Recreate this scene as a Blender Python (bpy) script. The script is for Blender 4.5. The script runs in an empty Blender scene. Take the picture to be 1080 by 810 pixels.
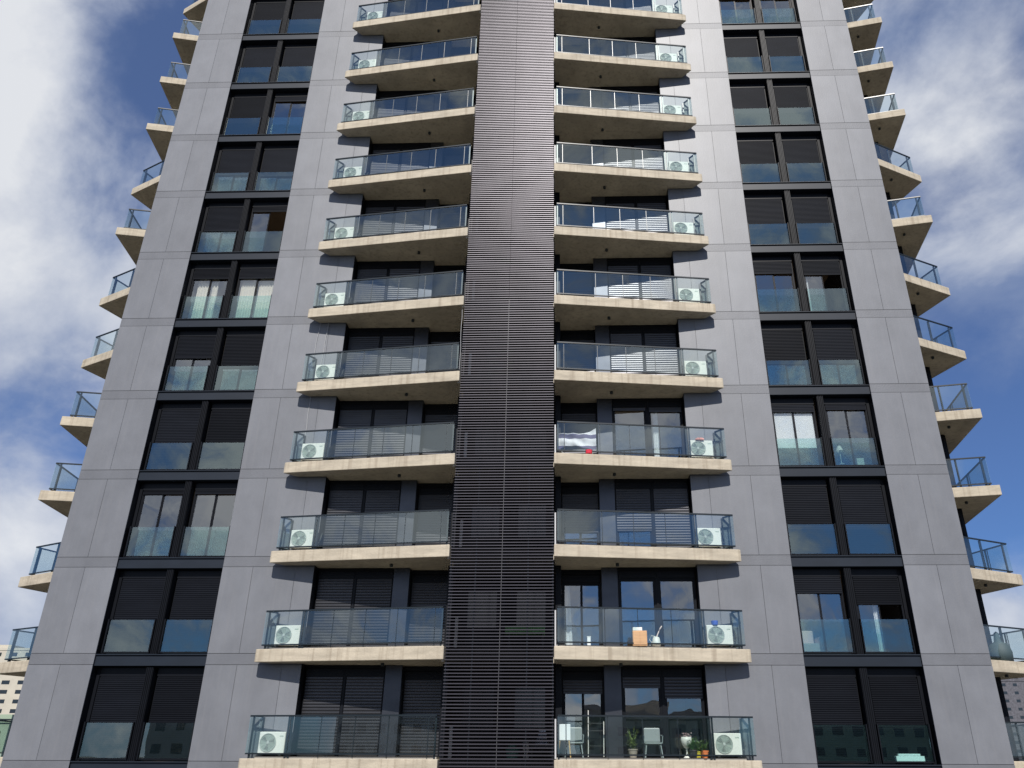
import bpy, bmesh, math, random
from mathutils import Vector, Matrix, noise
random.seed(7)
R = math.radians
scene = bpy.context.scene
col = scene.collection

# ------------------------------------------------------------------ camera
GZ = 6.6                       # height of the lowest visible floor line above the street
CX, CY, CZ = 2.04, -23.852, 0.149 + GZ
yaw, pitch, roll = -0.02975, 0.42185, 0.0041
cy_, sy_, cp_, sp_ = math.cos(yaw), math.sin(yaw), math.cos(pitch), math.sin(pitch)
fw = Vector((sy_*cp_, cy_*cp_, sp_)); rt = Vector((cy_, -sy_, 0)); up = rt.cross(fw)
rt2 = rt*math.cos(roll) + up*math.sin(roll); up2 = up*math.cos(roll) - rt*math.sin(roll)
cam_d = bpy.data.cameras.new('camera'); cam = bpy.data.objects.new('camera', cam_d); col.objects.link(cam)
cam.matrix_world = Matrix(((rt2.x, up2.x, -fw.x, CX), (rt2.y, up2.y, -fw.y, CY), (rt2.z, up2.z, -fw.z, CZ), (0, 0, 0, 1)))
cam_d.sensor_width = 36; cam_d.sensor_fit = 'HORIZONTAL'; cam_d.lens = 36*800/1080
cam_d.shift_x = -0.0341; cam_d.shift_y = 0.0317
cam_d.clip_start = 0.1; cam_d.clip_end = 6000
scene.camera = cam
scene.cycles.denoising_input_passes = 'RGB_ALBEDO'; scene.cycles.use_adaptive_sampling = False

# ------------------------------------------------------------------ world
world = bpy.data.worlds.new('World'); scene.world = world; world.use_nodes = True
SUN = Vector((0.05, -1.0, 1.02)).normalized()
def build_world():
    nt = world.node_tree; nt.nodes.clear(); N = nt.nodes.new; L = nt.links.new
    out = N('ShaderNodeOutputWorld'); bg = N('ShaderNodeBackground'); bg.inputs['Strength'].default_value = 0.051
    sky = N('ShaderNodeTexSky'); sky.sky_type = 'NISHITA'; sky.sun_disc = False
    sky.sun_elevation = math.asin(SUN.z); sky.sun_rotation = math.atan2(SUN.x, SUN.y)
    sky.altitude = 200; sky.air_density = 1.0; sky.dust_density = 0.6; sky.ozone_density = 2.2
    tc = N('ShaderNodeTexCoord')
    def math_(op, a, b=None, clamp=False):
        m = N('ShaderNodeMath'); m.operation = op; m.use_clamp = clamp
        for i, v in enumerate((a, b)):
            if v is None: continue
            if isinstance(v, (int, float)): m.inputs[i].default_value = v
            else: L(v, m.inputs[i])
        return m.outputs[0]
    def nz(scale, detail, rough, off, dist=0.0):
        mp = N('ShaderNodeMapping'); L(tc.outputs['Generated'], mp.inputs[0]); mp.inputs['Location'].default_value = off
        mp.inputs['Scale'].default_value = (1, 1, 1.1)
        n = N('ShaderNodeTexNoise'); n.inputs['Scale'].default_value = scale; n.inputs['Detail'].default_value = detail
        n.inputs['Roughness'].default_value = rough; n.inputs['Distortion'].default_value = dist
        L(mp.outputs[0], n.inputs['Vector']); return n.outputs['Fac']
    fine = nz(3.6, 10, 0.57, (0.7, 2.1, 0.4), 0.25)
    small = nz(13.0, 7, 0.62, (3.1, 0.4, 2.2), 0.6)
    sx = N('ShaderNodeSeparateXYZ'); L(tc.outputs['Generated'], sx.inputs[0])
    south = N('ShaderNodeMapRange'); south.inputs['From Min'].default_value = 0.2; south.inputs['From Max'].default_value = -0.3; L(sx.outputs['Y'], south.inputs['Value'])
    brk = math_('MULTIPLY', math_('SUBTRACT', small, 0.5), math_('ADD', math_('MULTIPLY', south.outputs[0], 3.0), 0.45))   # broken small clouds, mostly on the sun's side
    veil = nz(1.1, 5, 0.5, (4.3, 0.2, 1.7), 0.3)
    # broad cloud banks: direction, sharpness, weight
    total = None
    for (d, k, w) in BANKS:
        d = Vector(d).normalized()
        vm = N('ShaderNodeVectorMath'); vm.operation = 'DOT_PRODUCT'; L(tc.outputs['Generated'], vm.inputs[0]); vm.inputs[1].default_value = d
        e = math_('MULTIPLY', math_('SUBTRACT', vm.outputs['Value'], 1.0), k)
        g = math_('MULTIPLY', math_('POWER', 2.71828, e), w)
        total = g if total is None else math_('ADD', total, g)
    dens = math_('ADD', math_('ADD', math_('MULTIPLY', math_('SUBTRACT', fine, 0.5), 3.2), math_('MULTIPLY', math_('SUBTRACT', veil, 0.5), 1.0)), math_('ADD', math_('ADD', total, brk), 0.36))
    rmp = N('ShaderNodeMapRange'); rmp.interpolation_type = 'SMOOTHSTEP'
    rmp.inputs['From Min'].default_value = 0.0; rmp.inputs['From Max'].default_value = 1.0
    L(dens, rmp.inputs['Value'])
    shade = nz(4.2, 8, 0.52, (1.7, 5.1, 0.9), 0.2)
    cr = N('ShaderNodeValToRGB'); L(math_('ADD', math_('MULTIPLY', dens, 0.55), math_('MULTIPLY', math_('SUBTRACT', shade, 0.5), 1.7)), cr.inputs['Fac'])
    cr.color_ramp.elements[0].position = 0.15; cr.color_ramp.elements[0].color = (5.0, 6.3, 9.4, 1)
    cr.color_ramp.elements[1].position = 0.80; cr.color_ramp.elements[1].color = (14.8, 15.2, 15.8, 1)
    mix = N('ShaderNodeMix'); mix.data_type = 'RGBA'
    L(math_('ADD', math_('MULTIPLY', rmp.outputs[0], 0.72), 0.22), mix.inputs['Factor']); hs = N('ShaderNodeMix'); hs.data_type = 'RGBA'; hs.blend_type = 'MULTIPLY'; hs.inputs['Factor'].default_value = 1; L(sky.outputs[0], hs.inputs['A']); hs.inputs['B'].default_value = (.55, 1.08, 1.85, 1); L(hs.outputs['Result'], mix.inputs['A']); L(cr.outputs['Color'], mix.inputs['B'])
    L(mix.outputs['Result'], bg.inputs['Color']); L(bg.outputs[0], out.inputs[0])
BANKS = [((-0.53, 0.55, 0.645), 35, 0.95), ((-0.579, 0.671, 0.462), 150, 0.75), ((-0.60, 0.784, 0.17), 200, 0.8),
         ((-0.434, 0.57, 0.70), 350, -1.0), ((-0.45, 0.60, 0.65), 350, -0.7), ((-0.502, 0.656, 0.563), 220, -0.9), ((-0.579, 0.738, 0.347), 200, -0.10),
         ((0.45, 0.68, 0.58), 14, 0.36), ((0.471, 0.626, 0.621), 150, 0.15), ((0.48, 0.83, 0.26), 120, -0.95), ((0.49, 0.861, 0.13), 500, 0.9),
         ((.05, -.9, .42), 160, .7), ((-.35, -.85, .35), 130, .7), ((.40, -.78, .50), 110, .7), ((-.15, -.72, .66), 60, .7), ((.15, -.62, .75), 60, .45),
         ((.22, -.95, .16), 220, .8), ((-.50, -.70, .55), 80, .7), ((-.1, -.97, .15), 260, .6)]
build_world()
sd = bpy.data.lights.new('sun', 'SUN'); sd.energy = 5.0; sd.angle = R(0.53); sd.color = (1.0, 0.955, 0.89)
sun = bpy.data.objects.new('sun', sd); col.objects.link(sun); sun.rotation_euler = SUN.to_track_quat('Z', 'Y').to_euler()
sun.location = (10, -40, 60)
vs = scene.view_settings; vs.view_transform = 'Standard'; vs.look = 'None'; vs.exposure = 0.07; vs.gamma = 1.0; vs.use_curve_mapping = False

# ------------------------------------------------------------------ helpers
class MB:
    def __init__(s): s.v = []; s.f = []
    def box(s, x0, x1, y0, y1, z0, z1):
        if x0 > x1: x0, x1 = x1, x0
        b = len(s.v)
        s.v += [(x0,y0,z0),(x1,y0,z0),(x1,y1,z0),(x0,y1,z0),(x0,y0,z1),(x1,y0,z1),(x1,y1,z1),(x0,y1,z1)]
        s.f += [tuple(b+i for i in q) for q in ((0,3,2,1),(4,5,6,7),(0,1,5,4),(1,2,6,5),(2,3,7,6),(3,0,4,7))]
        return s
    def bar(s, a, b, w, h, upv=(0, 0, 1)):          # rectangular bar from a to b; w across, h along up
        a = Vector(a); b = Vector(b); d = (b-a).normalized(); u = Vector(upv)
        if abs(d.dot(u)) > .95: u = Vector((0, 1, 0))
        sd_ = d.cross(u).normalized(); u = sd_.cross(d).normalized(); o = len(s.v)
        for p in (a, b):
            for (i, j) in ((-1,-1),(1,-1),(1,1),(-1,1)): s.v.append(tuple(p + sd_*(i*w/2) + u*(j*h/2)))
        s.f += [tuple(o+i for i in q) for q in ((0,3,2,1),(4,5,6,7),(0,1,5,4),(1,2,6,5),(2,3,7,6),(3,0,4,7))]
        return s
    def prism(s, pts, z0, z1):
        n = len(pts); b = len(s.v)
        s.v += [(x, y, z0) for x, y in pts] + [(x, y, z1) for x, y in pts]
        s.f.append(tuple(b+i for i in reversed(range(n)))); s.f.append(tuple(b+n+i for i in range(n)))
        for i in range(n): j = (i+1) % n; s.f.append((b+i, b+j, b+n+j, b+n+i))
        return s
    def lathe(s, prof, c, seg=16, axis='z'):
        b = len(s.v); n = len(prof)
        for k in range(seg):
            a = 2*math.pi*k/seg
            for (r, h) in prof:
                p = (r*math.cos(a), r*math.sin(a), h) if axis == 'z' else (r*math.cos(a), -h, r*math.sin(a))
                s.v.append((c[0]+p[0], c[1]+p[1], c[2]+p[2]))
        for k in range(seg):
            k2 = (k+1) % seg
            for i in range(n-1): s.f.append((b+k*n+i, b+k2*n+i, b+k2*n+i+1, b+k*n+i+1))
        return s
    def tube(s, pts, r, seg=6):
        pts = [Vector(p) for p in pts]; b = len(s.v)
        for i, p in enumerate(pts):
            d = (pts[min(i+1, len(pts)-1)] - pts[max(i-1, 0)]).normalized()
            u = Vector((0,0,1)) if abs(d.z) < .9 else Vector((1,0,0)); a = d.cross(u).normalized(); c = d.cross(a)
            for k in range(seg):
                t = 2*math.pi*k/seg; s.v.append(tuple(p + a*(r*math.cos(t)) + c*(r*math.sin(t))))
        for i in range(len(pts)-1):
            for k in range(seg):
                k2 = (k+1) % seg; s.f.append((b+i*seg+k, b+i*seg+k2, b+(i+1)*seg+k2, b+(i+1)*seg+k))
        s.f.append(tuple(b+k for k in reversed(range(seg)))); s.f.append(tuple(b+(len(pts)-1)*seg+k for k in range(seg)))
        return s
    def build(s, name, mat, parent=None, bevel=0, smooth=False, seg=2):
        me = bpy.data.meshes.new(name); me.from_pydata(s.v, [], s.f)
        bm = bmesh.new(); bm.from_mesh(me); bmesh.ops.recalc_face_normals(bm, faces=bm.faces)
        if bevel: bmesh.ops.bevel(bm, geom=list(bm.edges), offset=bevel, segments=seg, affect='EDGES', profile=.6)
        bm.to_mesh(me); bm.free()
        if smooth:
            for p in me.polygons: p.use_smooth = True
        me.materials.append(mat); o = bpy.data.objects.new(name, me); col.objects.link(o)
        if parent: o.parent = parent
        return o
def tag(o, label=None, cat=None, group=None, kind=None):
    for k, v in (('label', label), ('category', cat), ('group', group), ('kind', kind)):
        if v: o[k] = v
    return o
def empty(name, loc=(0, 0, 0), **k):
    o = bpy.data.objects.new(name, None); col.objects.link(o); o.location = loc; o.empty_display_size = .3
    return tag(o, **k)

# ------------------------------------------------------------------ materials
def mat(name, base, rough=.5, metal=0.0, spec=.5, var=0.0, vscale=(1, 1, 1), bump=0.0, bscale=40, coat=0, darker=None, streak=0.0, streakcol=None, island=0.0, objvar=0.0):
    m = bpy.data.materials.new(name); m.use_nodes = True; nt = m.node_tree; N = nt.nodes.new; L = nt.links.new
    b = nt.nodes['Principled BSDF']; b.inputs['Base Color'].default_value = (*base, 1); b.inputs['Roughness'].default_value = rough
    b.inputs['Metallic'].default_value = metal; b.inputs['Specular IOR Level'].default_value = spec; b.inputs['Coat Weight'].default_value = coat
    tc = N('ShaderNodeTexCoord')
    if var:
        mp = N('ShaderNodeMapping'); mp.inputs['Scale'].default_value = vscale; L(tc.outputs['Object'], mp.inputs[0])
        n = N('ShaderNodeTexNoise'); n.inputs['Scale'].default_value = 1; n.inputs['Detail'].default_value = 8; n.inputs['Roughness'].default_value = .62
        L(mp.outputs[0], n.inputs['Vector'])
        r = N('ShaderNodeValToRGB'); r.color_ramp.elements[0].position = .3; r.color_ramp.elements[1].position = .7
        d = darker or tuple(c*(1-var) for c in base); u = tuple(min(1, c*(1+var)) for c in base)
        r.color_ramp.elements[0].color = (*d, 1); r.color_ramp.elements[1].color = (*u, 1)
        L(n.outputs['Fac'], r.inputs['Fac']); src = r.outputs['Color']
        if streak:
            mp2 = N('ShaderNodeMapping'); mp2.inputs['Scale'].default_value = (5, 5, .25); L(tc.outputs['Object'], mp2.inputs[0])
            n2 = N('ShaderNodeTexNoise'); n2.inputs['Scale'].default_value = 1.6; n2.inputs['Detail'].default_value = 6; L(mp2.outputs[0], n2.inputs['Vector'])
            mr = N('ShaderNodeMapRange'); mr.inputs['From Min'].default_value = .5; mr.inputs['From Max'].default_value = .72; mr.inputs['To Max'].default_value = streak
            L(n2.outputs['Fac'], mr.inputs['Value'])
            mx = N('ShaderNodeMix'); mx.data_type = 'RGBA'; L(mr.outputs[0], mx.inputs['Factor']); L(src, mx.inputs['A']); mx.inputs['B'].default_value = (*(streakcol or (.1, .09, .07)), 1)
            src = mx.outputs['Result']
        if island or objvar:
            if island: q = N('ShaderNodeNewGeometry').outputs['Random Per Island']
            else: q = N('ShaderNodeObjectInfo').outputs['Random']
            k = island or objvar; r3 = N('ShaderNodeMapRange'); r3.inputs['To Min'].default_value = 1-k; r3.inputs['To Max'].default_value = 1+k; L(q, r3.inputs['Value'])
            vm = N('ShaderNodeVectorMath'); vm.operation = 'SCALE'; L(src, vm.inputs[0]); L(r3.outputs[0], vm.inputs['Scale']); src = vm.outputs[0]
        L(src, b.inputs['Base Color'])
    if bump:
        n = N('ShaderNodeTexNoise'); n.inputs['Scale'].default_value = bscale; n.inputs['Detail'].default_value = 5; L(tc.outputs['Object'], n.inputs['Vector'])
        bp = N('ShaderNodeBump'); bp.inputs['Strength'].default_value = bump; bp.inputs['Distance'].default_value = .02; L(n.outputs['Fac'], bp.inputs['Height']); L(bp.outputs[0], b.inputs['Normal'])
    return m
def glassmat(name, tint, ior=1.5, refl=(1, 1, 1), rough=0.0, wobble=0.0, wscale=1.2):
    m = bpy.data.materials.new(name); m.use_nodes = True; nt = m.node_tree; nt.nodes.clear(); N = nt.nodes.new; L = nt.links.new
    out = N('ShaderNodeOutputMaterial'); mx = N('ShaderNodeMixShader'); t = N('ShaderNodeBsdfTransparent'); g = N('ShaderNodeBsdfAnisotropic')
    t.inputs[0].default_value = (*tint, 1); g.inputs['Color'].default_value = (*refl, 1); g.inputs['Roughness'].default_value = rough
    fr = N('ShaderNodeFresnel'); geo = N('ShaderNodeNewGeometry')
    fr.inputs['IOR'].default_value = ior      # both faces' reflection gathered on the face the ray enters by
    a1 = N('ShaderNodeMath'); a1.operation = 'SUBTRACT'; a1.inputs[0].default_value = 1; L(geo.outputs['Backfacing'], a1.inputs[1])
    a2 = N('ShaderNodeMath'); a2.operation = 'MULTIPLY'; L(fr.outputs[0], a2.inputs[0]); L(a1.outputs[0], a2.inputs[1])
    a3 = N('ShaderNodeMath'); a3.operation = 'MULTIPLY'; a3.use_clamp = True; a3.inputs[1].default_value = 1.8; L(a2.outputs[0], a3.inputs[0])
    if wobble:
        tc = N('ShaderNodeTexCoord'); n = N('ShaderNodeTexNoise'); n.inputs['Scale'].default_value = wscale; n.inputs['Detail'].default_value = 1
        L(tc.outputs['Object'], n.inputs['Vector'])
        bp = N('ShaderNodeBump'); bp.inputs['Strength'].default_value = wobble; bp.inputs['Distance'].default_value = .02; L(n.outputs['Fac'], bp.inputs['Height']); L(bp.outputs[0], g.inputs['Normal'])
    L(a3.outputs[0], mx.inputs[0]); L(t.outputs[0], mx.inputs[1]); L(g.outputs[0], mx.inputs[2]); L(mx.outputs[0], out.inputs[0])
    return m
M = {}
M['cladding'] = mat('grey_cladding', (.166, .172, .189), .47, island=.07, var=.11, vscale=(1.3, 1.3, .9), bump=.1, bscale=22, streak=.30, streakcol=(.205, .205, .215))
M['band'] = mat('grey_band_cladding', (.140, .145, .160), .5, var=.12, vscale=(1.3, 1.3, .9), bump=.2, bscale=22)
M['backing'] = mat('joint_shadow_gap', (.03, .03, .035), .8)
M['concrete'] = mat('cream_concrete', (.47, .41, .315), .8, var=.2, vscale=(1.2, 1.2, 5), bump=.35, bscale=18, streak=.55, streakcol=(.25, .20, .14))
M['metal'] = mat('charcoal_metal', (.006, .007, .010), .42, spec=.18, var=.15, vscale=(2, 2, 2), bump=.03, bscale=3)
M['shutter'] = mat('charcoal_shutter', (.009, .0105, .015), .5, spec=.08, objvar=.35, var=.15, vscale=(.7, .7, 3))
M['doorshutter'] = mat('satin_door_shutter', (.066, .067, .074), .36, metal=.65, spec=.5, objvar=.25, var=.15, vscale=(.7, .7, 3))
M['column'] = mat('satin_column_metal', (.078, .083, .096), .38, metal=.85, spec=.5, var=.15, vscale=(1, 1, 2))
M['spandrel'] = mat('dark_blue_spandrel', (.013, .018, .027), .45, spec=.3, var=.15, vscale=(1, 1, 2))
M['rail'] = mat('dark_rail_metal', (.008, .014, .018), .35, spec=.6)
M['louver'] = mat('grey_louver_metal', (.066, .062, .074), .38, metal=.5, spec=.6, var=.12, vscale=(1.2, 1, .5))
M['lightmetal'] = mat('pale_metal', (.5, .5, .5), .45)
M['strip'] = mat('joint_strip_metal', (.055, .055, .06), .5)
M['darkslab'] = mat('dark_concrete', (.05, .047, .045), .7, var=.3, vscale=(2, 2, 4))  # darker than the balcony concrete, so the slabs stay faint behind the louvres
M['guard'] = glassmat('teal_guard_glass', (.80, .92, .90), 2.0, (.86, 1.0, .97), wobble=.05)
M['balu'] = glassmat('balustrade_glass', (.95, .985, .978), 1.8, (.90, 1.0, .98), wobble=.05)
M['pane'] = glassmat('window_pane', (.88, .90, .90), 2.2, (.95, .98, .98), wobble=.2)
M['white'] = mat('white_enamel', (.76, .75, .69), .4, objvar=.06, var=.05, vscale=(3, 3, 3))
M['grille'] = mat('grille_wire', (.50, .53, .50), .45)
M['dark'] = mat('dark_plastic', (.03, .035, .035), .5)
M['fan'] = mat('fan_blade', (.36, .42, .37), .45)
M['fanblade'] = mat('fan_rotor', (.16, .19, .17), .45)
M['interior'] = mat('room_wall', (.30, .22, .16), .85, var=.15, vscale=(.5, .5, .5))
M['curtain'] = mat('curtain_cloth', (.86, .80, .70), .9)
M['blind'] = mat('blind_cloth', (.86, .87, .88), .8)
M['ground'] = mat('paving', (.045, .043, .038), .85, var=.25, vscale=(.05, .05, 1), bump=.1, bscale=4)
M['cream'] = mat('cream_render', (.50, .46, .38), .85, var=.1, vscale=(.2, .2, .2))
M['greenish'] = mat('pale_green_render', (.30, .38, .28), .85, var=.1, vscale=(.2, .2, .2))
M['darkstone'] = mat('dark_brick_render', (.10, .10, .115), .8, var=.4, vscale=(1.5, 1.5, 1.5))
M['glassdark'] = mat('dark_window_glass', (.02, .025, .03), .12, spec=.8)
M['tile'] = mat('pale_floor_edge_tile', (.36, .34, .30), .5)

# ------------------------------------------------------------------ setting
g = MB(); g.v = [(-2500,-2500,0),(2500,-2500,0),(2500,2500,0),(-2500,2500,0)]; g.f = [(0,1,2,3)]
tag(g.build('ground', M['ground']), kind='structure')

# ------------------------------------------------------------------ tower
S = 3.0
TOP, BOT = .078, -.295         # slab top and underside relative to the floor line
NF = 13
RZ = GZ + NF*S + .6
H_OUT, H_WIN, H_IN, H_REC = 14.541, 12.523, 9.038, 6.084
tower = empty('apartment_tower', (0, 0, 0), label='tall grey and black apartment tower with curved rows of cream balconies', cat='apartment building')
def Z(n, dz=0): return GZ + n*S + dz
W0 = 4
# piers: deep dark blocks faced with grey panels
for s in (-1, 1):
    for (a, b, js, jb) in ((H_IN, H_REC, (6.68, 8.06), 0), (H_OUT, H_WIN, (13.53,), 0)):
        lo, hi = min(a, b), max(a, b)
        m = MB()
        # side returns in cladding, core behind
        core = MB(); core.box(s*(lo+.012), s*(hi-.012), .03, 5.0, 0, RZ-.3)
        co = core.build('pier', M['backing'], tower); rt_ = MB()
        G = .005
        edges = [lo] + list(js) + [hi]
        for n in range(-2, NF):
            z0, z1 = Z(n), Z(n+1, -.33)
            bd = MB(); bd.box(s*lo, s*hi, .004, .028, Z(n, -.33)+G*1.3, Z(n)-G*1.3); bd.build('band_panel', M['band'], co)
            for i in range(len(edges)-1):
                e0 = edges[i] + (G if i else 0); e1 = edges[i+1] - (G if i < len(edges)-2 else 0)
                m.box(s*e0, s*e1, 0, .028, max(z0+G*1.3, 0), z1-G*1.3)
        m.box(s*lo, s*hi, 0, .028, Z(NF, -.33)+G, RZ-.1)
        m.box(s*lo, s*hi, 0, .028, 0, Z(-2, -.33)-G)
        # returns
        rt_.box(s*(lo-.002), s*(lo+.010), .0285, 1.3 if lo == H_REC else .9, 0.0, RZ-.1)
        (m if hi == H_OUT else rt_).box(s*(hi-.010), s*(hi+.002), .0285, 3.98 if hi == H_OUT else .9, 0.0, RZ-.1)
        m.build('cladding_panels', M['cladding'], co)
        rt_.build('reveal', M['metal'], co)
# back of the building, wings, roof
m = MB(); m.box(-14.5, 14.5, 5.0, 18, 0, RZ-.35)
for s in (-1, 1): m.box(s*14.55, s*16.81, 3.98, 18, 0, RZ-.35)
m.build('rear_wall', M['metal'], tower)
m = MB(); m.box(-14.6, 14.6, .1, 18.1, RZ-.3, RZ)
for s in (-1, 1): m.box(s*14.61, s*16.9, 3.9, 18.1, RZ-.3, RZ)
m.build('roof', M['concrete'], tower)
m = MB(); m.box(-14.48, 14.48, 4.9, 4.98, 0, RZ-.4); m.build('room_back_wall', M['interior'], tower)
for n in range(-1, NF+1):
    m = MB()
    for (a, b) in ((-12.5, -9.06), (-6.06, 6.06), (9.06, 12.5)):
        m.box(a, b, .46 if abs(a) > 7 or abs(b) > 7 else 1.25, 4.88, Z(n, -.28), Z(n, -.02))
    m.build('floor_slab', M['interior'], tower)
# lower storeys under the visible part: plain dark glazed base
m = MB()
for (a, b) in ((-12.5, -9.06), (-6.06, 6.06), (9.06, 12.5)): m.box(a, b, .45, .6, 0, Z(0, -.4))
m.build('base_wall', M['metal'], tower)

def slat_sheet(mb, x0, x1, y, z0, z1, pitch=.055, depth=.012):
    """roller shutter curtain: convex slats as one closed-profile sheet"""
    n = max(1, int(round((z1-z0)/pitch))); p = (z1-z0)/n
    pr = []
    for i in range(n):
        a = z0+i*p
        pr += [(y+depth, a), (y+depth*.25, a+p*.12), (y, a+p*.45), (y+depth*.15, a+p*.85), (y+depth, a+p*.93)]
    pr.append((y+depth, z1))
    b = len(mb.v)
    for (yy, zz) in pr: mb.v.append((x0, yy, zz)); mb.v.append((x1, yy, zz))
    for i in range(len(pr)-1): mb.f.append((b+2*i, b+2*i+1, b+2*i+3, b+2*i+2))
    # back skin
    c = len(mb.v); mb.v += [(x0, y+depth+.006, z0), (x1, y+depth+.006, z0), (x1, y+depth+.006, z1), (x0, y+depth+.006, z1)]
    mb.f.append((c, c+1, c+2, c+3))
    mb.box(x0+.004, x1-.004, y-.004, y+depth, z0-.05, z0-.001)
def window(name, x0, x1, y, n, z0, z1, sh, gap=None, npane=2, box=.25, parent=None, fr=.055):
    """frame (a part) with panes, roller shutter and shutter box as its sub-parts; sh = underside of the shutter"""
    parent = parent or tower
    if x0 > x1: x0, x1 = x1, x0
    A, B = Z(n, z0), Z(n, z1)
    f = MB(); t = .07
    f.box(x0, x0+fr, y, y+t, A, B); f.box(x1-fr, x1, y, y+t, A, B); f.box(x0+fr, x1-fr, y, y+t, A, A+fr); f.box(x0+fr, x1-fr, y, y+t, B-fr, B)
    xs = [x0+fr+(x1-x0-2*fr)*i/npane for i in range(npane+1)]
    # sliding sashes
    for i in range(npane):
        a, b = xs[i], xs[i+1]
        if gap == i: continue
        yy = y+.012 + (.022 if i % 2 else 0)
        sw = .038
        f.box(a, a+sw, yy, yy+.02, A+fr, B-fr); f.box(b-sw, b, yy, yy+.02, A+fr, B-fr)
        f.box(a+sw, b-sw, yy, yy+.02, A+fr, A+fr+.05); f.box(a+sw, b-sw, yy, yy+.02, B-fr-.045, B-fr)
    fo = f.build(name, M['metal'], parent)
    if sh > z0+.12:
        for i in range(npane):
            if gap == i: continue
            a, b = xs[i], xs[i+1]; yy = y+.02 + (.022 if i % 2 else 0)
            tl = random.uniform(-.0015, .0015)
            p = MB(); p.box(a+.03, b-.03, yy, yy+.006, A+fr+.03, B-fr-.03)
            po = p.build('pane', M['pane'], fo)
            ctr = Vector(((a+b)/2, yy, (A+B)/2))
            po.matrix_world = Matrix.Translation(ctr) @ Matrix.Rotation(random.uniform(-.004, .004), 4, 'Z') @ Matrix.Rotation(random.uniform(-.004, .004), 4, 'X') @ Matrix.Translation(-ctr)
    if sh < z1-.03:
        p = MB(); dr = name != 'window'; slat_sheet(p, x0+fr*.6, x1-fr*.6, y-.035, Z(n, max(sh, z0+.055)), B+.002, .088 if dr else .06, .022 if dr else .016)
        p.build('roller_shutter', M['shutter' if name == 'window' else 'doorshutter'], fo)
    if box:
        p = MB(); p.box(x0+.002, x1-.002, y-.045, y+.16, B+.004, B+box); p.build('shutter_box', M['metal'], fo, bevel=.006, seg=1)
    return fo

C = 0.0
Lst = {8: ((C, None), (2.15, None)), 7: ((1.10, None), (1.0, None)), 6: ((1.24, None), (2.16, 1)), 5: ((1.96, None), (1.96, None)),
       4: ((1.49, None), (1.08, None)), 2: ((2.26, None), (2.26, None))}
Rst = {10: ((1.94, None), (1.94, None)), 5: ((1.87, None), (1.79, 1)), 4: ((1.02, None), (1.02, None)), 3: ((2.13, None), (2.2, None)), 1: ((1.9, None), (1.55, 1))}
for s, st in ((-1, Lst), (1, Rst)):
    for n in range(-1, NF):
        # spandrel with ledge
        m = MB(); m.box(s*(H_IN+.004), s*(H_WIN-.004), .06, .44, Z(n, -.36), Z(n, -.055)); m.box(s*(H_IN+.004), s*(H_WIN-.004), .02, .44, Z(n, -.05), Z(n, -.015))
        m.build('spandrel', M['spandrel'], tower, bevel=.006, seg=1)
        if n > 11 or n < 0: continue
        ss = st.get(n, ((C, None), (C, None)))
        # viewer's left window first
        spans = ((s*12.40, s*10.95), (s*10.61, s*9.10)) if s < 0 else ((9.10, 10.61), (10.95, 12.40))
        for (xa, xb), (sh, gp) in zip(spans, ss):
            fo = window('window', xa, xb, .33, n, .0, 2.36, sh, gp)
            gd = MB(); a, b = min(xa, xb)+.01, max(xa, xb)-.01
            gd.box(a, b, .150, .160, Z(n, .07), Z(n, 1.03)); gd.build('glass_guard', M['guard'], fo)
            gr = MB(); gr.box(a-.035, a-.003, .10, .30, Z(n, .02), Z(n, 1.05)); gr.box(b+.003, b+.035, .10, .30, Z(n, .02), Z(n, 1.05)); gr.box(a, b, .14, .17, Z(n, .03), Z(n, .066))
            gr.build('guard_bracket', M['metal'], fo)
        # ribbed mullion between the two windows
        m = MB(); xm0, xm1 = 10.67, 10.89
        m.box(s*xm0, s*xm1, .12, .42, Z(n, -.01), Z(n+1, -.39))
        for k in range(4): m.box(s*(xm0+.015+k*.055), s*(xm0+.035+k*.055), .085, .119, Z(n, .0), Z(n+1, -.395))
        m.build('mullion', M['metal'], tower)
        m = MB(); m.box(s*(H_IN+.012), s*(H_WIN-.012), .36, .47, Z(n+1, -.40), Z(n+1, -.37)); m.box(s*12.41, s*12.505, .30, .44, Z(n, -.01), Z(n+1, -.41)); m.box(s*9.05, s*9.09, .30, .44, Z(n, -.01), Z(n+1, -.41))
        m.build('window_surround', M['metal'], tower)

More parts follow.
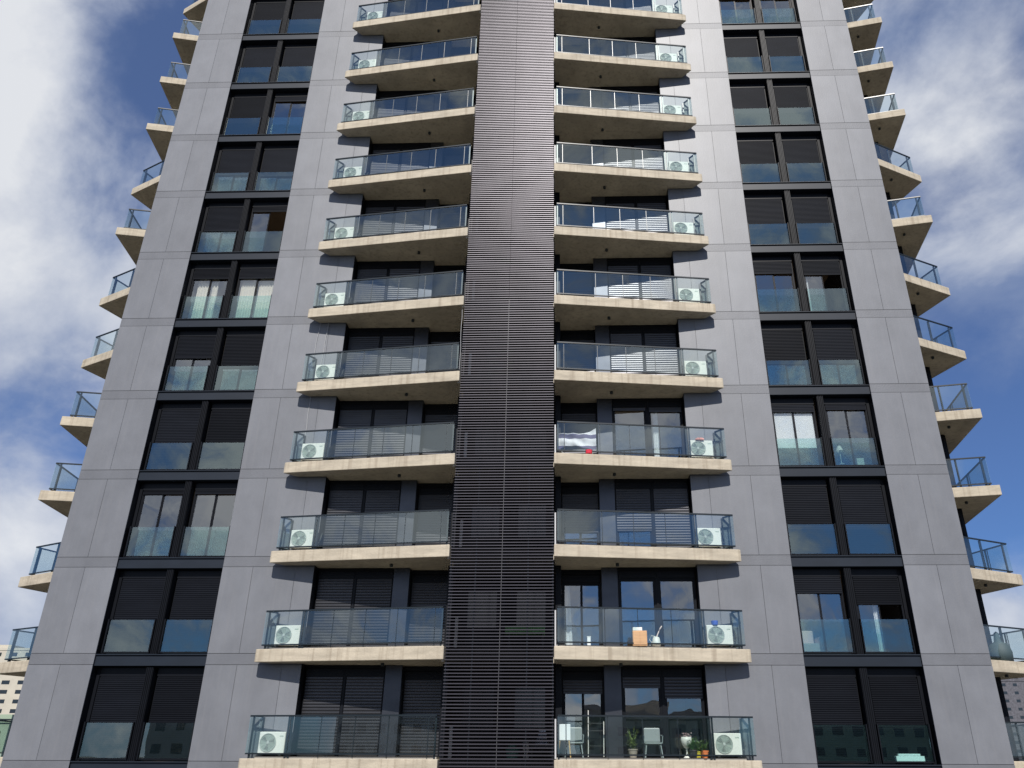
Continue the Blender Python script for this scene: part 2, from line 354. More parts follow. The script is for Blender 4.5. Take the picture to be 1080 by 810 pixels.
# ------------------------------------------------------------------ central bays
def lerp(a, b, t): return a+(b-a)*t
XI, YI, XO, YO = 1.60, -1.13, 7.406, -.401
def front(x, inset=0): # front edge line of a central balcony at distance x from the middle
    return lerp(YI, YO, (x-XI)/(XO-XI)) + inset
doorsR = {0: ((1.96-0.0, None), (2.10, None), (1.81, None)), 1: ((2.28, None), (2.33, None), (2.33, None)), 2: ((1.0, None), (.95, None), (C, None)),
          3: ((C, None), (2.28, None), (2.22, None)), 8: ((C, None), (1.1, None), (1.2, None)), 7: ((C, None), (C, None), (.9, None)), 10: ((1.1, None), (C, None), (C, None))}
doorsL = {9: ((.9, None), (1.0, None), (1.3, None)), 8: ((C, None), (1.2, None), (.6, None)), 10: ((C, None), (1.0, None), (C, None))}
for s, ds in ((-1, doorsL), (1, doorsR)):
    for n in range(0, NF):
        # wall pieces of the recess
        m = MB()
        m.box(s*1.62, s*1.80, .10, 1.2, Z(n, -.28), Z(n+1, -.30))                   # jamb beside the louvres
        m.box(s*1.80, s*3.08, .72, 1.2, Z(n, 2.56), Z(n+1, -.30))                   # wall over inner door
        m.build('recess_wall', M['metal'], tower)
        m = MB(); m.box(s*3.08, s*3.60, .383, 1.2, Z(n, -.28), Z(n+1, -.298)); m.build('column', M['column'], tower, bevel=.008, seg=1)
        m = MB(); m.box(s*3.603, s*6.078, .385, 1.2, Z(n, 2.62), Z(n+1, -.299)); m.build('lintel', M['metal'], tower, bevel=.005, seg=1)
        if n > 11: continue
        d3 = ds.get(n, ((C, None), (C, None), (C, None)))
        window('balcony_door', s*1.81, s*3.07, .76, n, .085, 2.30, d3[0][0], d3[0][1])
        window('balcony_door', s*3.61, s*4.80, .43, n, .085, 2.36, d3[1][0], d3[1][1], npane=1)
        window('balcony_door', s*4.86, s*6.05, .43, n, .085, 2.36, d3[2][0], d3[2][1], npane=1)
        m = MB(); m.box(s*4.80, s*4.86, .40, .52, Z(n, .08), Z(n, 2.61)); m.build('door_post', M['metal'], tower)

def lamp(parent, x, y, z):
    m = MB(); m.lathe([(0, 0), (.05, 0), (.05, -.02), (.055, -.025), (.055, -.08), (.04, -.095), (0, -.095)], (x, y, z), 12)
    return m.build('ceiling_lamp', M['dark'], parent, smooth=False)
def rail_run(rl, gl, pts, z, posts=(), closed_first=True, thick=.045, h=1.13):
    """top and bottom rails along pts; posts at given (x,y); glass between corners just outside"""
    for a, b in zip(pts[:-1], pts[1:]):
        rl.bar((*a, z+h), (*b, z+h), .05, thick); rl.bar((*a, z+.125), (*b, z+.125), .035, .04)
def balustrade(parent, pts, z, post_at, light_at=(), gout=.03):
    rl = MB(); gl = MB(); jn = rl
    rail_run(rl, gl, pts, z)
    for (x, y) in post_at:
        rl.box(x-.024, x+.024, y+.008, y+.052, z+.0, z+1.11)
    # panes: split each run at light_at
    for a, b, cuts in light_at:
        va, vb = Vector((*a, 0)), Vector((*b, 0)); d = (vb-va).normalized(); nrm = Vector((d.y, -d.x, 0))
        if nrm.y > 0 and abs(nrm.y) > .3: nrm = -nrm
        elif abs(nrm.y) <= .3 and nrm.x*a[0] < 0: nrm = -nrm
        Lg = (vb-va).length; ts = [0]+[c for c in cuts]+[1]
        for i in range(len(ts)-1):
            g0 = va+d*(Lg*ts[i]+(.008 if i else -.01)) + nrm*.0; g1 = va+d*(Lg*ts[i+1]-(.008 if i < len(ts)-2 else -.01)) + nrm*.0
            gl.bar((g0.x, g0.y, z+.625), (g1.x, g1.y, z+.625), .010, .955)
            if i: # clamp strip between panes
                q = va+d*(Lg*ts[i]); jn.box(q.x-.010, q.x+.010, q.y+.006, q.y+.035, z+.03, z+1.11)
    r = rl.build('railing', M['rail'], parent)
    gl.build('glass_balustrade', M['balu'], parent)
for s in (-1, 1):
    for n in range(0, NF):
        z0, z1 = Z(n, BOT), Z(n, TOP)
        pts = [(XI, YI), (XI+.02, YI-.005), (XO-.06, YO-.008), (XO, YO+.03), (7.05, -.002), (XI, -.002)]
        pts = [(s*x, y) for x, y in pts]
        if s < 0: pts.reverse()
        m = MB(); m.prism(pts, z0, z1)
        sl = m.build('balcony', M['concrete'], tower, bevel=.018, seg=2)
        m = MB(); m.box(s*(1.62), s*6.072, -.001, 1.2, z0+.002, z1-.004); m.build('balcony_floor', M['concrete'], sl)
        # pale tiled floor edge set behind the rail
        m = MB(); e = [(1.66, front(1.66, .16)), (7.0, front(7.0, .16)), (7.0, -.01), (1.66, -.01)]
        e = [(s*x, y) for x, y in e]
        if s < 0: e.reverse()
        m.prism(e, z1+.002, z1+.055); m.build('floor_tiles', M['tile'], sl)
        lamp(sl, s*3.57, -.18, z0)
        if n == 12: continue
        xr0, xr1 = 1.70, 7.27
        A = (s*xr0, front(xr0, .10)); B = (s*xr1, front(xr1, .10)); Cc = (s*7.02, -.03)
        cuts = [(x-xr0)/(xr1-xr0) for x in (1.93, 3.09, 4.08, 5.09, 6.02)]
        balustrade(sl, [A, B, Cc], z1, [(s*7.17, front(7.17, .11)), (s*6.08, front(6.08, .11)), (s*5.98, front(5.98, .11)), (s*6.98, -.06), (s*1.72, front(1.72, .12))],
                   [(A, B, cuts), (B, Cc, [])])
# side balconies on the wings
FLAT = [(14.56, 2.86), (17.45, 2.30), (17.95, 6.1), (16.83, 8.6), (16.83, 3.96), (14.56, 3.96)]
SLANT = [(14.56, 1.62), (18.0, 3.30), (17.36, 5.0), (16.83, 6.3), (16.83, 3.96), (14.56, 3.96)]
KIND = {12: 's', 11: 'f', 10: 'f', 9: 'f', 8: 's', 7: 'f', 6: 's', 5: 's', 4: 'f', 3: 'f', 2: 's', 1: 's', 0: 'f', -1: 's'}
for s in (-1, 1):
    for n, k in KIND.items():
        P = FLAT if k == 'f' else SLANT
        pts = [(s*x, y) for x, y in P]
        if s < 0: pts.reverse()
        m = MB(); m.prism(pts, Z(n, BOT), Z(n, TOP)); sl = m.build('side_balcony', M['concrete'], tower, bevel=.018, seg=2)
        z1 = Z(n, TOP)
        if k == 'f':
            a, b, c, d = (14.62, 3.02), (17.28, 2.50), (17.76, 6.0), (16.86, 8.0)
        else:
            a, b, c, d = (14.62, 1.86), (17.78, 3.40), (17.2, 4.95), (16.86, 5.8)
        a, b, c, d = [(s*x, y) for x, y in (a, b, c, d)]
        mid = ((a[0]+b[0])/2+s*.35, lerp(a[1], b[1], .5+.35/2.7)); pb = (lerp(b[0], a[0], .06), lerp(b[1], a[1], .06)); pb2 = (lerp(b[0], c[0], .10), lerp(b[1], c[1], .10)); mc = (lerp(b[0], c[0], .55), lerp(b[1], c[1], .55))
        balustrade(sl, [a, b, c, d], z1, [mid, pb, pb2, mc, c], [(a, b, [.62]), (b, c, [.5]), (c, d, [])])
        lamp(sl, s*16.55, 3.08, Z(n, BOT))
        # dark door front of the wing behind the balcony
    m = MB()
    for n in range(0, 12):
        m.box(s*14.7, s*16.7, 3.93, 3.975, Z(n, .1), Z(n, 2.4))
    m.build('wing_door', M['shutter'], tower)

# kitchen loggia behind the louvres
for n in range(0, NF):
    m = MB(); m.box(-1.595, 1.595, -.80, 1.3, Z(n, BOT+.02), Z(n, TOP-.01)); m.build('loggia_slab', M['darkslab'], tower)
m = MB(); m.box(-1.615, 1.615, 1.35, 1.45, 0, RZ-.4)
m.box(-.05, .05, -.5, 1.34, Z(0, -.3), RZ-.4)
m.build('loggia_wall', M['metal'], tower)
for n in range(0, 12):
    for s in (-1, 1):
        fr_ = MB(); fr_.box(s*.25, s*1.35, 1.30, 1.348, Z(n, .1), Z(n, 2.2)); o = fr_.build('kitchen_window', M['metal'], tower)
        q = MB(); q.box(s*.33, s*1.27, 1.292, 1.299, Z(n, .95), Z(n, 2.1)); q.build('pane', M['glassdark'], o)
# pale posts and drain stubs at the end of each balcony beside the louvres
for n in range(0, 12):
    m = MB(); m.box(1.612, 1.655, -.99, -.945, Z(n, TOP+.02), Z(n, 1.12)); m.build('pale_post', M['lightmetal'], tower)
    m = MB(); m.box(-1.36, -1.27, -.80, -.76, Z(n, TOP), Z(n, .95)); m.build('pale_post', M['lightmetal'], tower)  # pale post stands in for a lit white wall end behind the slats
    m = MB(); m.box(-1.665, -1.605, -1.06, -.99, Z(n, BOT-.05), Z(n, TOP-.03)); m.build('overflow_spout', M['concrete'], tower)
    m = MB(); m.box(1.58, 1.596, -1.10, -1.02, Z(n, BOT-.10), Z(n, BOT+.06)); m.build('overflow_spout', M['concrete'], tower)
# loose cables hanging from slab corners
for (x, y, z0_, z1_, dx) in ((-7.02, -.03, Z(4, .9), Z(5, BOT), -.10), (-6.72, -.03, Z(4, .9), Z(5, BOT), -.06), (-7.0, -.02, Z(3, .9), Z(4, BOT), .02), (-1.66, -1.0, Z(4, .2), Z(5, BOT), .03)):
    m = MB(); m.tube([(x+dx*(t/6)+.012*math.sin(t*1.9), y, lerp(z1_, z0_, t/6)) for t in range(7)], .007, 5); m.build('cable', M['lightmetal'], tower)
# louvre screen
LY, LH = -.97, 1.585
m = MB(); p = S/32
k = 0; z = Z(-1, .0)
while z < RZ:
    for (a, b) in ((-LH, -.004), (.004, LH)):
        # slightly tilted blade: front edge lower
        o = len(m.v); fz, bz = -.020, .010
        y0, y1, t = LY, LY+.09, .016
        jx = random.uniform(-.0015, .0015)
        for x in (a, b):
            m.v += [(x, y0, z+fz+jx), (x, y0, z+fz+.026+jx), (x, y1, z+bz+t*.8), (x, y1, z+bz)]
        m.f += [tuple(o+i for i in q) for q in ((0,1,5,4),(1,2,6,5),(2,3,7,6),(3,0,4,7),(0,3,2,1),(4,5,6,7))]
    z += p
louv = m.build('louvre_screen', M['louver'], tower)
m = MB()
for x in (-LH+.03, -.8, .8, LH-.03): m.box(x-.02, x+.02, LY+.075, LY+.12, Z(-1), RZ)
m.build('screen_support', M['rail'], louv)
m = MB(); m.box(-.008, .008, LY+.012, LY+.03, Z(-1), Z(5)); m.build('joint_strip', M['strip'], louv)

# ------------------------------------------------------------------ air conditioners
ORD = ['lowest', 'second lowest', 'third from the bottom', 'fourth from the bottom', 'fifth from the bottom', 'sixth from the bottom',
       'seventh from the bottom', 'eighth from the bottom', 'ninth from the bottom', 'tenth from the bottom', 'topmost']
def make_ac():
    r = empty('air_conditioner', cat='air conditioner', group='outdoor air conditioning units on the central balconies')
    m = MB(); w, h, d = .78, .60, .28
    m.box(-w/2, w/2, 0, d, .05, .05+h); m.build('casing', M['white'], r, bevel=.02, seg=2)
    for x in (-.28, .28):
        f = MB(); f.box(x-.03, x+.03, .0, d, .0, .049); f.build('foot', M['dark'], r)
    cx, cz = -.11, .05+h*.52
    m = MB(); m.lathe([(.0, .004), (.235, .004), (.235, .001)], (cx, 0, cz), 32, 'y'); m.build('fan_recess', M['fan'], r)
    gr = MB()
    for rr in (.05, .085, .12, .155, .19, .225, .24):
        gr.tube([(cx+rr*math.cos(2*math.pi*i/28), -.018, cz+rr*math.sin(2*math.pi*i/28)) for i in range(29)], .0035 if rr < .23 else .009, 4)
    for i in range(12):
        a = 2*math.pi*i/12; gr.bar((cx+.03*math.cos(a), -.018, cz+.03*math.sin(a)), (cx+.235*math.cos(a), -.018, cz+.235*math.sin(a)), .005, .005)
    gr.lathe([(0, .024), (.035, .022), (.04, .012)], (cx, 0, cz), 14, 'y')
    gr.build('fan_grille', M['grille'], r)
    fb = MB()
    for i in range(3):
        a = 2*math.pi*i/3+.4; o = len(fb.v)
        for (rr, da, yy) in ((.04, -.2, -.008), (.2, -.45, -.006), (.215, .25, -.012), (.04, .35, -.011)):
            fb.v.append((cx+rr*math.cos(a+da), yy, cz+rr*math.sin(a+da)))
        fb.f.append((o, o+1, o+2, o+3))
    fb.build('fan', M['fanblade'], r)
    b = MB(); b.box(.22, .33, -.003, .001, .52, .545); b.build('badge', M['fan'], r)
    p = MB(); p.box(.391, .43, .08, .2, .14, .36); p.build('valve_cover', M['dark'], r)
    p = MB(); p.tube([(.42, .12, .2), (.50, .13, .22), (.53, .16, .32), (.52, .24, .5), (.50, .36, .62)], .02, 7); p.tube([(.40, .16, .16), (.47, .16, .1), (.50, .2, .02)], .012, 6); p.build('pipe', M['dark'], r)
    return r
ac0 = make_ac(); first = True
def copy_tree(o, parent=None):
    c = o.copy(); col.objects.link(c)
    if parent: c.parent = parent
    for ch in list(o.children): copy_tree(ch, c)
    return c
protos = {}
def place_ac(x, y, z, rz, lab):
    global first
    o = ac0 if first else copy_tree(ac0)
    first = False
    o.location = (x, y, z); o.rotation_euler = (0, 0, rz); o['label'] = lab
for s in (-1, 1):
    for n in range(0, 11):
        jx = random.uniform(-.05, .05)
        fl = Z(n, TOP)+.057
        hx = 6.50+jx; y = front(hx, .17)
        rz = -s*-.0 + (s*math.atan2(YO-YI, XO-XI))
        lab = 'white air conditioner on the %s central balcony %s of the louvres' % (ORD[n], 'left' if s < 0 else 'right')
        y = max(y, -.46)
        place_ac(s*hx, y, fl, rz*.6, lab)

# ------------------------------------------------------------------ curtains and blinds
def curtain(x0, x1, y, z0, z1, name='curtain', folds=7, matk='curtain', label='', taper=0, cat='curtain'):
    m = MB(); nx, nz_ = folds*8, 6; b = 0
    for sgn in (0, .004):
        for i in range(nx+1):
            t = i/nx
            for j in range(nz_+1):
                u = j/nz_; a = .035*math.sin(t*folds*2*math.pi+.6*math.sin(3*t)+.25*math.sin(u*3))*(1-.45*u)
                x = lerp(x0, x1, t) + taper*(1-u)*(t-.5)
                m.v.append((x, y+a+sgn, lerp(z0, z1, u)))
    st = nz_+1; tot = (nx+1)*st
    for i in range(nx):
        for j in range(nz_):
            q = (i*st+j, (i+1)*st+j, (i+1)*st+j+1, i*st+j+1); m.f.append(q); m.f.append(tuple(tot+k for k in reversed(q)))
    o = m.build(name, M[matk], None, smooth=True); tag(o, label, cat); return o
curtain(-12.22, -11.42, .50, Z(5, .08), Z(5, 2.30), label='pleated cream curtain drawn back beside the dark gap, left window of the curtained pair')
curtain(-10.52, -9.92, .50, Z(5, .08), Z(5, 2.30), label='left half of the pleated cream curtain pair in the window right of the mullion', folds=6)
curtain(-9.82, -9.14, .50, Z(5, .08), Z(5, 2.30), label='right half of the pleated cream curtain pair, next to the grey pier', folds=6)
curtain(11.0, 11.16, .50, Z(5, .08), Z(5, 2.2), label='narrow white curtain gathered behind the right windows beside the bright object', folds=2, matk='blind')
curtain(11.52, 11.64, .50, Z(1, .08), Z(1, 2.2), label='gathered white curtain strip in the second lowest right window', folds=2, matk='blind')
curtain(1.92, 2.06, .86, Z(1, .1), Z(1, 2.25), label='long white curtain in the balcony door beside the louvres', folds=2, matk='blind', taper=.2)
curtain(5.02, 5.2, .56, Z(3, .1), Z(3, 2.3), label='pale blue white curtain strip in the balcony door behind the air conditioner', folds=3, matk='blind')
for i, (a, b, lb) in enumerate(((9.17, 9.82, 'white roller blind lowered halfway in the left pane of the right tower window'), (9.88, 10.54, 'white roller blind lowered halfway in the pane next to the dark mullion'))):
    m = MB(); m.box(a, b, .31+.08, .395, Z(3, .80), Z(3, 2.22)); m.box(a, b, .385, .40, Z(3, .775), Z(3, .798))
    tag(m.build('roller_blind', M['blind'], None), lb, 'blind')

# ------------------------------------------------------------------ things on the balconies
def leafy(name, x, y, z, pot, leafcol, h, w, n, label, potcol, tall=False, cat='plant'):
    r = empty(name, (x, y, z), label=label, cat=cat)
    pm = mat('pot', potcol, .7); lm = mat('leaf', leafcol, .5, var=.3, vscale=(30, 30, 30))
    p = MB(); p.lathe([(0, 0), (pot*.7, 0), (pot, pot*1.5), (pot*1.08, pot*1.5), (pot*1.08, pot*1.75), (pot*.92, pot*1.75), (pot*.9, pot*1.55), (0, pot*1.55)], (0, 0, 0), 18)
    p.build('pot', pm, r)
    l = MB(); st = MB()
    for i in range(n):
        a = random.uniform(0, 6.283); rr = random.uniform(.15, 1)*w; hh = pot*1.6+random.uniform(.15, 1)*h
        base = Vector((random.uniform(-.2, .2)*pot, random.uniform(-.2, .2)*pot, pot*1.6)); tip = Vector((rr*math.cos(a), rr*math.sin(a), hh))
        midp = base.lerp(tip, .55)+Vector((0, 0, .12*h)); st.tube([base, midp, tip], .004, 4)
        for q in range(4):
            c = base.lerp(midp, .5+.25*q) if q < 2 else midp.lerp(tip, (q-1)/2)
            d = Vector((math.cos(a+random.uniform(-1.3, 1.3)), math.sin(a+random.uniform(-1.3, 1.3)), random.uniform(-.3, .7))).normalized(); sdv = d.cross(Vector((0, 0, 1))).normalized()
            Ln = random.uniform(.07, .12); wn = Ln*.28; o = len(l.v)
            l.v += [tuple(c), tuple(c+d*Ln*.5+sdv*wn), tuple(c+d*Ln), tuple(c+d*Ln*.5-sdv*wn)]; l.f.append((o, o+1, o+2, o+3))
    st.build('stem', lm, r); l.build('foliage', lm, r)
    return r
F0 = Z(0, TOP)+.056
leafy('potted_plant', 3.80, -.55, F0, .13, (.16, .22, .06), .62, .2, 26, 'tall leafy yellow green plant in a pot behind the lowest right glass', (.35, .3, .25))
leafy('potted_plant', 5.50, -.42, F0, .12, (.07, .16, .04), .35, .2, 22, 'low bushy green plant left of the white bowl on lowest balcony', (.05, .05, .05))
leafy('potted_plant', 5.82, -.42, F0, .11, (.13, .22, .05), .30, .16, 22, 'green plant in an orange terracotta pot beside the lowest air conditioner', (.55, .17, .05))
leafy('potted_plant', 5.64, -.36, F0, .10, (.12, .2, .05), .40, .16, 18, 'small plant in a yellow pot between the two bushy plants', (.6, .5, .05))
def bowl_chair(x, y, z, label):
    r = empty('garden_chair', (x, y, z), label=label, cat='chair'); wm = mat('chair_shell', (.22, .26, .26), .45)
    s_ = MB(); s_.box(-.24, .24, -.24, .2, .36, .40); s_.build('seat', wm, r, bevel=.015)
    b_ = MB(); b_.prism([(-.24, .16), (.24, .16), (.2, .24), (-.2, .24)], .41, .80); b_.build('backrest', wm, r, bevel=.03)
    for sx in (-1, 1):
        a_ = MB(); a_.tube([(sx*.25, -.2, .38), (sx*.27, -.18, .58), (sx*.26, .18, .60)], .018, 6); a_.build('armrest', wm, r)
        for sy in (-1, 1): l_ = MB(); l_.bar((sx*.2, sy*.18, .37), (sx*.25, sy*.23, 0), .03, .03); l_.build('leg', wm, r)
    return r
bowl_chair(2.15, -.45, F0, 'pale garden chair behind the glass nearest the louvres, lowest balcony')
bowl_chair(4.42, .0, F0, 'greyish garden chair standing before the middle door of the lowest balcony')
# white laundry cloth on stand next to the louvres
r = empty('side_table', (1.88, -.72, F0), label='small white topped wooden stand beside the louvres on lowest balcony', cat='side table')
m = MB(); m.box(-.17, .17, -.12, .12, .44, .86); m.build('cabinet', M['blind'], r, bevel=.01)
wood = mat('light_wood', (.5, .33, .13), .6, var=.2, vscale=(3, 3, 20))
for sx in (-1, 1):
    for sy in (-1, 1): m = MB(); m.bar((sx*.13, sy*.09, .44), (sx*.17, sy*.11, 0), .03, .03); m.build('leg', wood, r)
# parasol pole / white upright items
r = empty('folded_clothes_rack', (2.75, -.35, F0), label='thin folded white clothes rack leaning behind the lowest right glass', cat='clothes rack')
for i, (x, a, b) in enumerate(((-.2, .55, 1.25), (.24, .3, .95))):
    m = MB(); m.tube([(x, 0, .02), (x+.02, .03, b)], .012, 8); m.build('upright', M['white'], r)
m = MB()
for zz in (.3, .5, .7, .9): m.tube([(-.2, 0, zz), (.25, .02, zz)], .006, 6)
m.build('crossbar', M['dark'], r)
r = empty('decorative_bowl', (5.35, -.25, F0), label='round white flowered bowl on stand behind the bushy plants', cat='bowl')
m = MB(); m.lathe([(0, .28), (.10, .30), (.15, .40), (.16, .48), (.14, .55), (.13, .55), (.15, .48), (.1, .33), (0, .32)], (0, 0, 0), 22); m.build('bowl', M['white'], r, smooth=True)
m = MB(); m.lathe([(.11, 0), (.09, .02), (.03, .1), (.03, .24), (.1, .285), (0, .285)], (0, 0, 0), 16); m.build('pedestal', M['white'], r)
m = MB(); pk = mat('pink_petal', (.7, .5, .5), .6)
for i in range(40):
    a = random.uniform(0, 6.28); rr = random.uniform(0, .16); c = Vector((rr*math.cos(a), rr*math.sin(a), .55+random.uniform(0, .1))); o = len(m.v)
    for k in range(4): m.v.append(tuple(c+Vector((random.uniform(-.025, .025), random.uniform(-.025, .025), random.uniform(-.02, .02)))))
    m.f += [(o, o+1, o+2), (o, o+2, o+3), (o+1, o+2, o+3)]
m.build('flowers', pk, r)
# second balcony right: wooden cabinet, crate on top, white boxes
F1 = Z(1, TOP)+.056
r = empty('wooden_cabinet', (4.12, -.58, F1), label='small orange wood cabinet standing behind the glass balustrade', cat='cabinet')
ow = mat('orange_wood', (.55, .33, .17), .55, var=.15, vscale=(2, 2, 14))
m = MB(); m.box(-.21, .21, -.16, .16, 0, .43); m.build('carcass', ow, r, bevel=.008)
m = MB(); m.box(-.195, -.005, -.175, -.162, .03, .40); m.box(.005, .195, -.175, -.162, .03, .40); m.build('door', ow, r, bevel=.003, seg=1)
m = MB(); m.box(-.2, .08, -.14, .14, .435, .53); tag(m.build('storage_box', M['white'], None, bevel=.01), 'flat white box lying on top of the orange wood cabinet', 'box').location = (4.12, -.58, F1)
r = empty('watering_can', (4.62, -.5, F1), label='white and pink watering can right of the orange wood cabinet', cat='watering can')
pink = mat('pale_pink_plastic', (.75, .6, .55), .5)
m = MB(); m.lathe([(0, 0), (.12, 0), (.13, .08), (.10, .26), (.07, .28), (0, .28)], (0, 0, 0), 18); m.build('body', M['white'], r, smooth=True)
m = MB(); m.tube([(-.02, 0, .2), (.08, 0, .42), (.13, 0, .52), (.19, 0, .60)], .02, 8); m.build('spout', pink, r)
m = MB(); m.tube([(-.1, 0, .08), (-.2, 0, .2), (-.14, 0, .32), (-.02, 0, .29)], .011, 8); m.build('handle', M['white'], r)
m = MB(); m.box(-.05, .05, -.04, .04, 0, .26); m.box(-.06, .06, -.05, .05, .261, .28); tag(m.build('small_bin', M['blind'], None, bevel=.006), 'slim white bin on the balcony floor left of wooden cabinet', 'bin').location = (2.62, -.62, F1)
m = MB(); m.lathe([(0, 0), (.09, 0), (.11, .12), (.10, .12), (.085, .02), (0, .02)], (0, 0, 0), 16); bl = mat('blue_plastic', (.08, .15, .55), .5)
tag(m.build('blue_bowl', bl, None), 'blue bowl lying on top of the second lowest right air conditioner', 'bowl').location = (6.42, -.32, F1+.655)
m = MB(); m.box(-.16, .12, -.09, .1, 0, .05); m.box(-.1, .08, -.07, .08, .051, .085); rc = mat('red_white_cloth', (.7, .3, .25), .8, var=.5, vscale=(12, 12, 12))
tag(m.build('folded_cloth', rc, None, bevel=.012), 'red and white folded cloth on the air conditioner, fourth right balcony', 'cloth').location = (6.45, -.32, Z(3, TOP)+.057+.652)
# laundry rack with a striped towel, fourth balcony right
F3 = Z(3, TOP)+.056
r = empty('drying_rack', (2.35, -.62, F3), label='thin grey drying rack under the striped towel beside the louvres', cat='drying rack')
m = MB()
for yy in (-.14, 0, .14): m.tube([(-.62, yy, .72), (.62, yy, .72)], .008, 6)
m.build('rails', M['lightmetal'], r)
for sx in (-1, 1):
    m = MB(); m.tube([(sx*.5, -.14, .72), (sx*.5, .18, 0)], .01, 6); m.tube([(sx*.5, .14, .72), (sx*.5, -.18, 0)], .01, 6); m.build('leg', M['lightmetal'], r)
tw = bpy.data.materials.new('striped_towel'); tw.use_nodes = True; nt = tw.node_tree; bs = nt.nodes['Principled BSDF']; bs.inputs['Roughness'].default_value = .9
tcn = nt.nodes.new('ShaderNodeTexCoord'); wv = nt.nodes.new('ShaderNodeTexWave'); wv.bands_direction = 'Z'; wv.inputs['Scale'].default_value = .75; wv.inputs['Distortion'].default_value = 2.2; wv.inputs['Detail'].default_value = 1; wv.inputs['Detail Scale'].default_value = .8
rp = nt.nodes.new('ShaderNodeValToRGB'); rp.color_ramp.interpolation = 'CONSTANT'; rp.color_ramp.elements[0].color = (.80, .76, .80, 1); rp.color_ramp.elements[1].color = (.13, .11, .20, 1); rp.color_ramp.elements[1].position = .68
nt.links.new(tcn.outputs['Object'], wv.inputs['Vector']); nt.links.new(wv.outputs['Fac'], rp.inputs['Fac']); nt.links.new(rp.outputs['Color'], bs.inputs['Base Color'])
m = MB(); nx, nz_ = 40, 14
for sg in (0, .006):
    for i in range(nx+1):
        for j in range(nz_+1):
            t, u = i/nx, j/nz_
            zt = .74+.20*max(0, t-.7)/.3*.8; zb = .18+.10*math.sin(t*5)+.1*t
            m.v.append((lerp(-.64, .62, t), -.17+.03*math.sin(t*22+2*u)+.02*math.sin(u*9+t*7)+sg, lerp(zb, zt, u)))
tt = (nx+1)*(nz_+1)
for i in range(nx):
    for j in range(nz_):
        q = (i*(nz_+1)+j, (i+1)*(nz_+1)+j, (i+1)*(nz_+1)+j+1, i*(nz_+1)+j+1); m.f.append(q); m.f.append(tuple(tt+k for k in reversed(q)))
o = m.build('towel', tw, None, smooth=True); o.location = (2.35, -.64, F3); tag(o, 'white and purple striped towel hanging on rack beside the louvres', 'towel')
m = MB(); m.lathe([(0, 0), (.10, 0), (.12, .11), (.11, .11), (.09, .01), (0, .01)], (0, 0, 0), 18); rd = mat('red_plastic', (.75, .04, .07), .45)
tag(m.build('basin', rd, None), 'small red plastic basin on the floor below the striped towel', 'basin').location = (2.72, -.86, F3)
# behind the louvres at the bottom
m = MB(); m.box(.12, 1.30, -.55, -.2, .42, .66); grn = mat('green_plastic', (.10, .26, .08), .6)
tag(m.build('planter_box', grn, None, bevel=.01), 'long green planter box behind the louvres, second storey', 'planter').location = (0, 0, Z(1, TOP))
r = empty('shelf_rack', (.75, -.45, Z(1, TOP)), label='dark shelf stand carrying the long green planter behind louvres', cat='shelf')
for x in (-.5, .5): m = MB(); m.box(x-.02, x+.02, -.12, .2, 0, .419); m.build('leg', M['dark'], r)
m = MB(); m.lathe([(0, 0), (.16, 0), (.20, .26), (.17, .30), (.12, .32), (.12, .36), (0, .38)], (0, 0, 0), 18); gd_ = mat('dark_green_glaze', (.02, .12, .09), .4)
r = empty('potted_plant', (.42, -.62, Z(0, TOP)), label='dark green pot of plants low behind the bottom louvres', cat='plant')
m.build('pot', gd_, r)
l = MB()
for i in range(40):
    a = random.uniform(0, 6.28); c = Vector((.12*math.cos(a)*random.random(), .12*math.sin(a)*random.random(), .36+random.random()*.3)); d = Vector((math.cos(a), math.sin(a), random.random())).normalized(); q = d.cross(Vector((0, 0, 1))).normalized(); o = len(l.v)
    l.v += [tuple(c), tuple(c+d*.05+q*.02), tuple(c+d*.1), tuple(c+d*.05-q*.02)]; l.f.append((o, o+1, o+2, o+3))
l.build('foliage', mat('dark_leaf', (.06, .1, .05), .6), r)
m = MB(); r = empty('vase', (.80, -.66, Z(0, TOP)), label='ribbed grey vase behind the bottom louvres beside the green pot', cat='vase')
m.lathe([(0, 0), (.07, 0), (.09, .1), (.05, .16), (.09, .24), (.10, .32), (.06, .40), (.08, .44), (0, .44)], (0, 0, 0), 18); m.build('body', mat('stoneware', (.5, .48, .44), .6), r, smooth=True)
m = MB(); m.box(-.32, .32, -.14, .14, .32, .37); r = empty('low_table', (1.25, -.6, Z(0, TOP)), label='dark low table under the striped basket stack behind louvres', cat='table'); m.build('table_top', M['dark'], r)
for x in (-.28, .28): m = MB(); m.box(x-.02, x+.02, -.12, .12, 0, .319); m.build('leg', M['dark'], r)
sb = mat('pale_blue_plastic', (.52, .58, .70), .5)
m = MB()
for k in range(5):
    w_ = .20-.022*k; m.lathe([(0, k*.085), (w_*.85, k*.085), (w_, k*.085+.05), (w_*.95, k*.085+.055), (w_*.8, k*.085+.02), (0, k*.085+.02)], (0, 0, 0), 20)
tag(m.build('basket_stack', sb, None), 'stack of pale blue plastic bowls on the low table behind louvres', 'bowls').location = (1.25, -.64, Z(0, TOP)+.372)
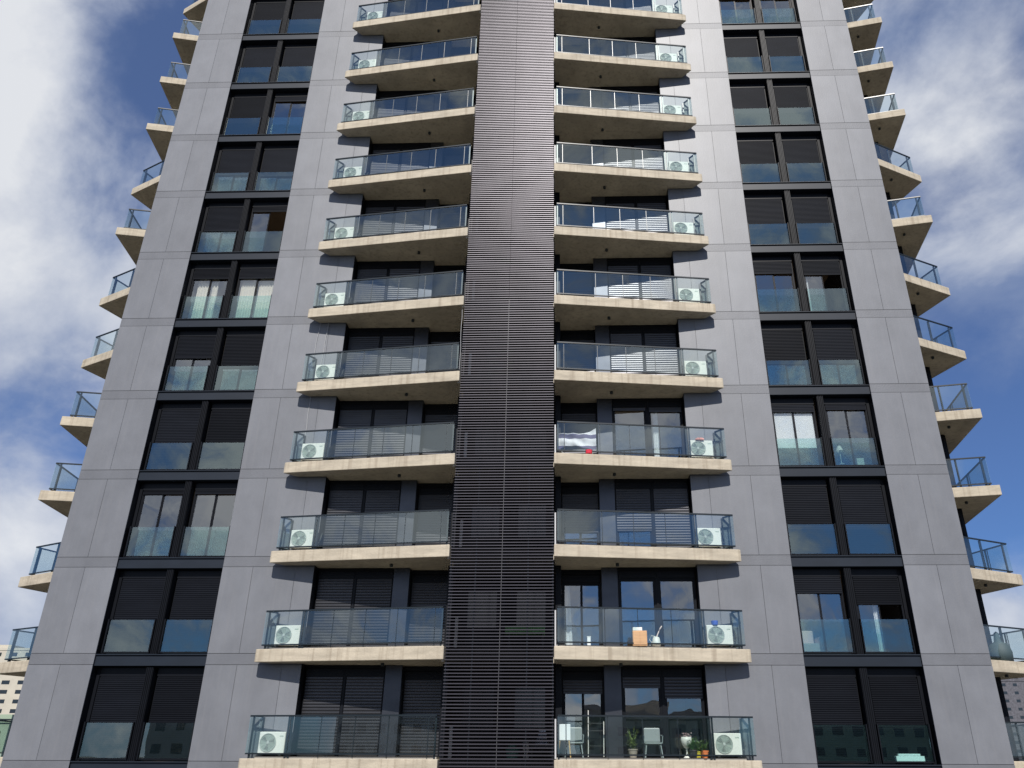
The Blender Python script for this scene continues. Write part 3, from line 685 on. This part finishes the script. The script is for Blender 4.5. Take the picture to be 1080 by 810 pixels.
# small things inside the band windows
r = empty('desk_lamp', (11.35, .62, Z(3, .0)), label='pale desk lamp inside the dark window right of the white blinds', cat='lamp')
m = MB(); m.lathe([(0, 0), (.09, 0), (.09, .03), (.015, .04), (.015, .55), (0, .55)], (0, 0, .25), 14); m.build('stand', M['white'], r)
m = MB(); m.lathe([(.13, 0), (.06, .18), (.055, .18), (.125, 0)], (0, 0, .74), 18); m.build('lamp_shade', M['white'], r)
m = MB(); m.box(-.12, .12, 0, .15, .0, .42); m.box(-.1, .1, -.012, -.001, .05, .38); tag(m.build('box', M['white'], None), 'white box on the sill inside window right of lamp', 'box').location = (11.95, .5, Z(3, .02))
m = MB(); m.box(-.14, .14, 0, .12, 0, .14); tag(m.build('box', M['white'], None, bevel=.01), 'small white box on the sill of a half shuttered left window', 'box').location = (-12.0, .45, Z(6, .06))
r = empty('armchair', (9.5, 1.0, Z(1, .0)), label='pale pink armchair behind the glass in a right tower window', cat='chair')
pkc = mat('pink_fabric', (.72, .56, .54), .8)
m = MB(); m.box(-.35, .3, -.3, .3, .1, .4); m.build('seat', pkc, r, bevel=.04)
m = MB(); m.box(-.35, .3, .2, .34, .41, .85); m.build('backrest', pkc, r, bevel=.05)
m = MB(); m.box(-.42, -.36, -.3, .3, .1, .6); m.box(.31, .38, -.3, .3, .1, .6); m.build('armrest', pkc, r, bevel=.02)
m = MB(); m.box(-.4, .4, 0, .3, 0, .14); m.box(-.32, .3, .02, .28, .145, .2); tag(m.build('storage_box', M['blind'], None, bevel=.01), 'long white box on the sill in the lowest right window', 'box')
bpy.data.objects[-1] if False else None
col.objects[-1].location = (11.95, .18, Z(0, .08)) if False else (11.75, .17, Z(0, .07))
# dark shrouded lump on right side balcony, what it covers unknown
r = empty('covered_shape', (17.0-.55, 2.95, Z(1, TOP)), label='dark covered barbecue behind the glass of a right side balcony', cat='shape')
cvr = mat('cover_cloth', (.05, .08, .09), .7)
m = MB(); m.lathe([(0, 0), (.34, 0), (.36, .3), (.30, .55), (.12, .66), (.07, .95), (.0, 1.0)], (0, 0, 0), 12); m.build('cover', cvr, r, smooth=True)

# ------------------------------------------------------------------ buildings far behind and across the street
def block(name, x0, x1, y0, y1, h, mt, nx, nf, label, roofextra=True, wz=1.3, ww=.5, front_only=False, balc=False):
    r = empty(name, ((x0+x1)/2, (y0+y1)/2, 0), label=label, cat='building')
    w, d = x1-x0, y1-y0
    m = MB(); m.box(-w/2, w/2, -d/2, d/2, 0, h); m.build('wall', mt, r)
    m = MB(); m.box(-w/2-.15, w/2+.15, -d/2-.15, -d/2+.25, h+.003, h+.8); m.box(-w/2-.15, w/2+.15, d/2-.25, d/2+.15, h+.003, h+.8); m.box(-w*.15, w*.15, -d*.2, d*.2, h+.003, h+2.6); m.build('roof', mt, r)
    fh = h/nf
    for side in ((-1, 1) if not front_only else (-1,)):
        for i in range(nx):
            for j in range(nf):
                cx = -w/2+(i+.5)*w/nx; cz = (j+.55)*fh; q = MB(); hw_ = w/nx*ww/2
                ys = side*(d/2)
                q.box(cx-hw_, cx+hw_, min(ys-side*.05, ys+side*.02), max(ys-side*.05, ys+side*.02), cz-wz/2, cz+wz/2); q.build('window', M['glassdark'], r)
    return r
block('apartment_block', -226, -186, 250, 268, 40.5, M['cream'], 7, 13, 'distant cream apartment block with rows of small dark windows, bottom left', front_only=True)
block('apartment_block', -82, -56.5, 60, 70, 9.8, M['greenish'], 9, 3, 'low pale green building in front of the distant cream block', front_only=True)
block('apartment_block', 146, 176, 250, 270, 30.6, M['darkstone'], 8, 12, 'distant dark brick block with small pale windows, bottom right corner', front_only=True, ww=.35, wz=.9)
for (x0, x1, y0, h, mt, nx, nf) in ((-60, -38, -95, 15, 'cream', 7, 5), (-30, -8, -120, 21, 'darkstone', 7, 7), (4, 22, -90, 12, 'cream', 6, 4), (34, 60, -110, 18, 'greenish', 8, 6)):
    block('apartment_block', x0, x1, y0-12, y0, h, M[mt], nx, nf, '%d storey %s block across the street facing the tower' % (nf, {'cream': 'cream', 'darkstone': 'dark brick', 'greenish': 'pale green'}[mt] if x0 != 4 else 'low cream'), front_only=False)
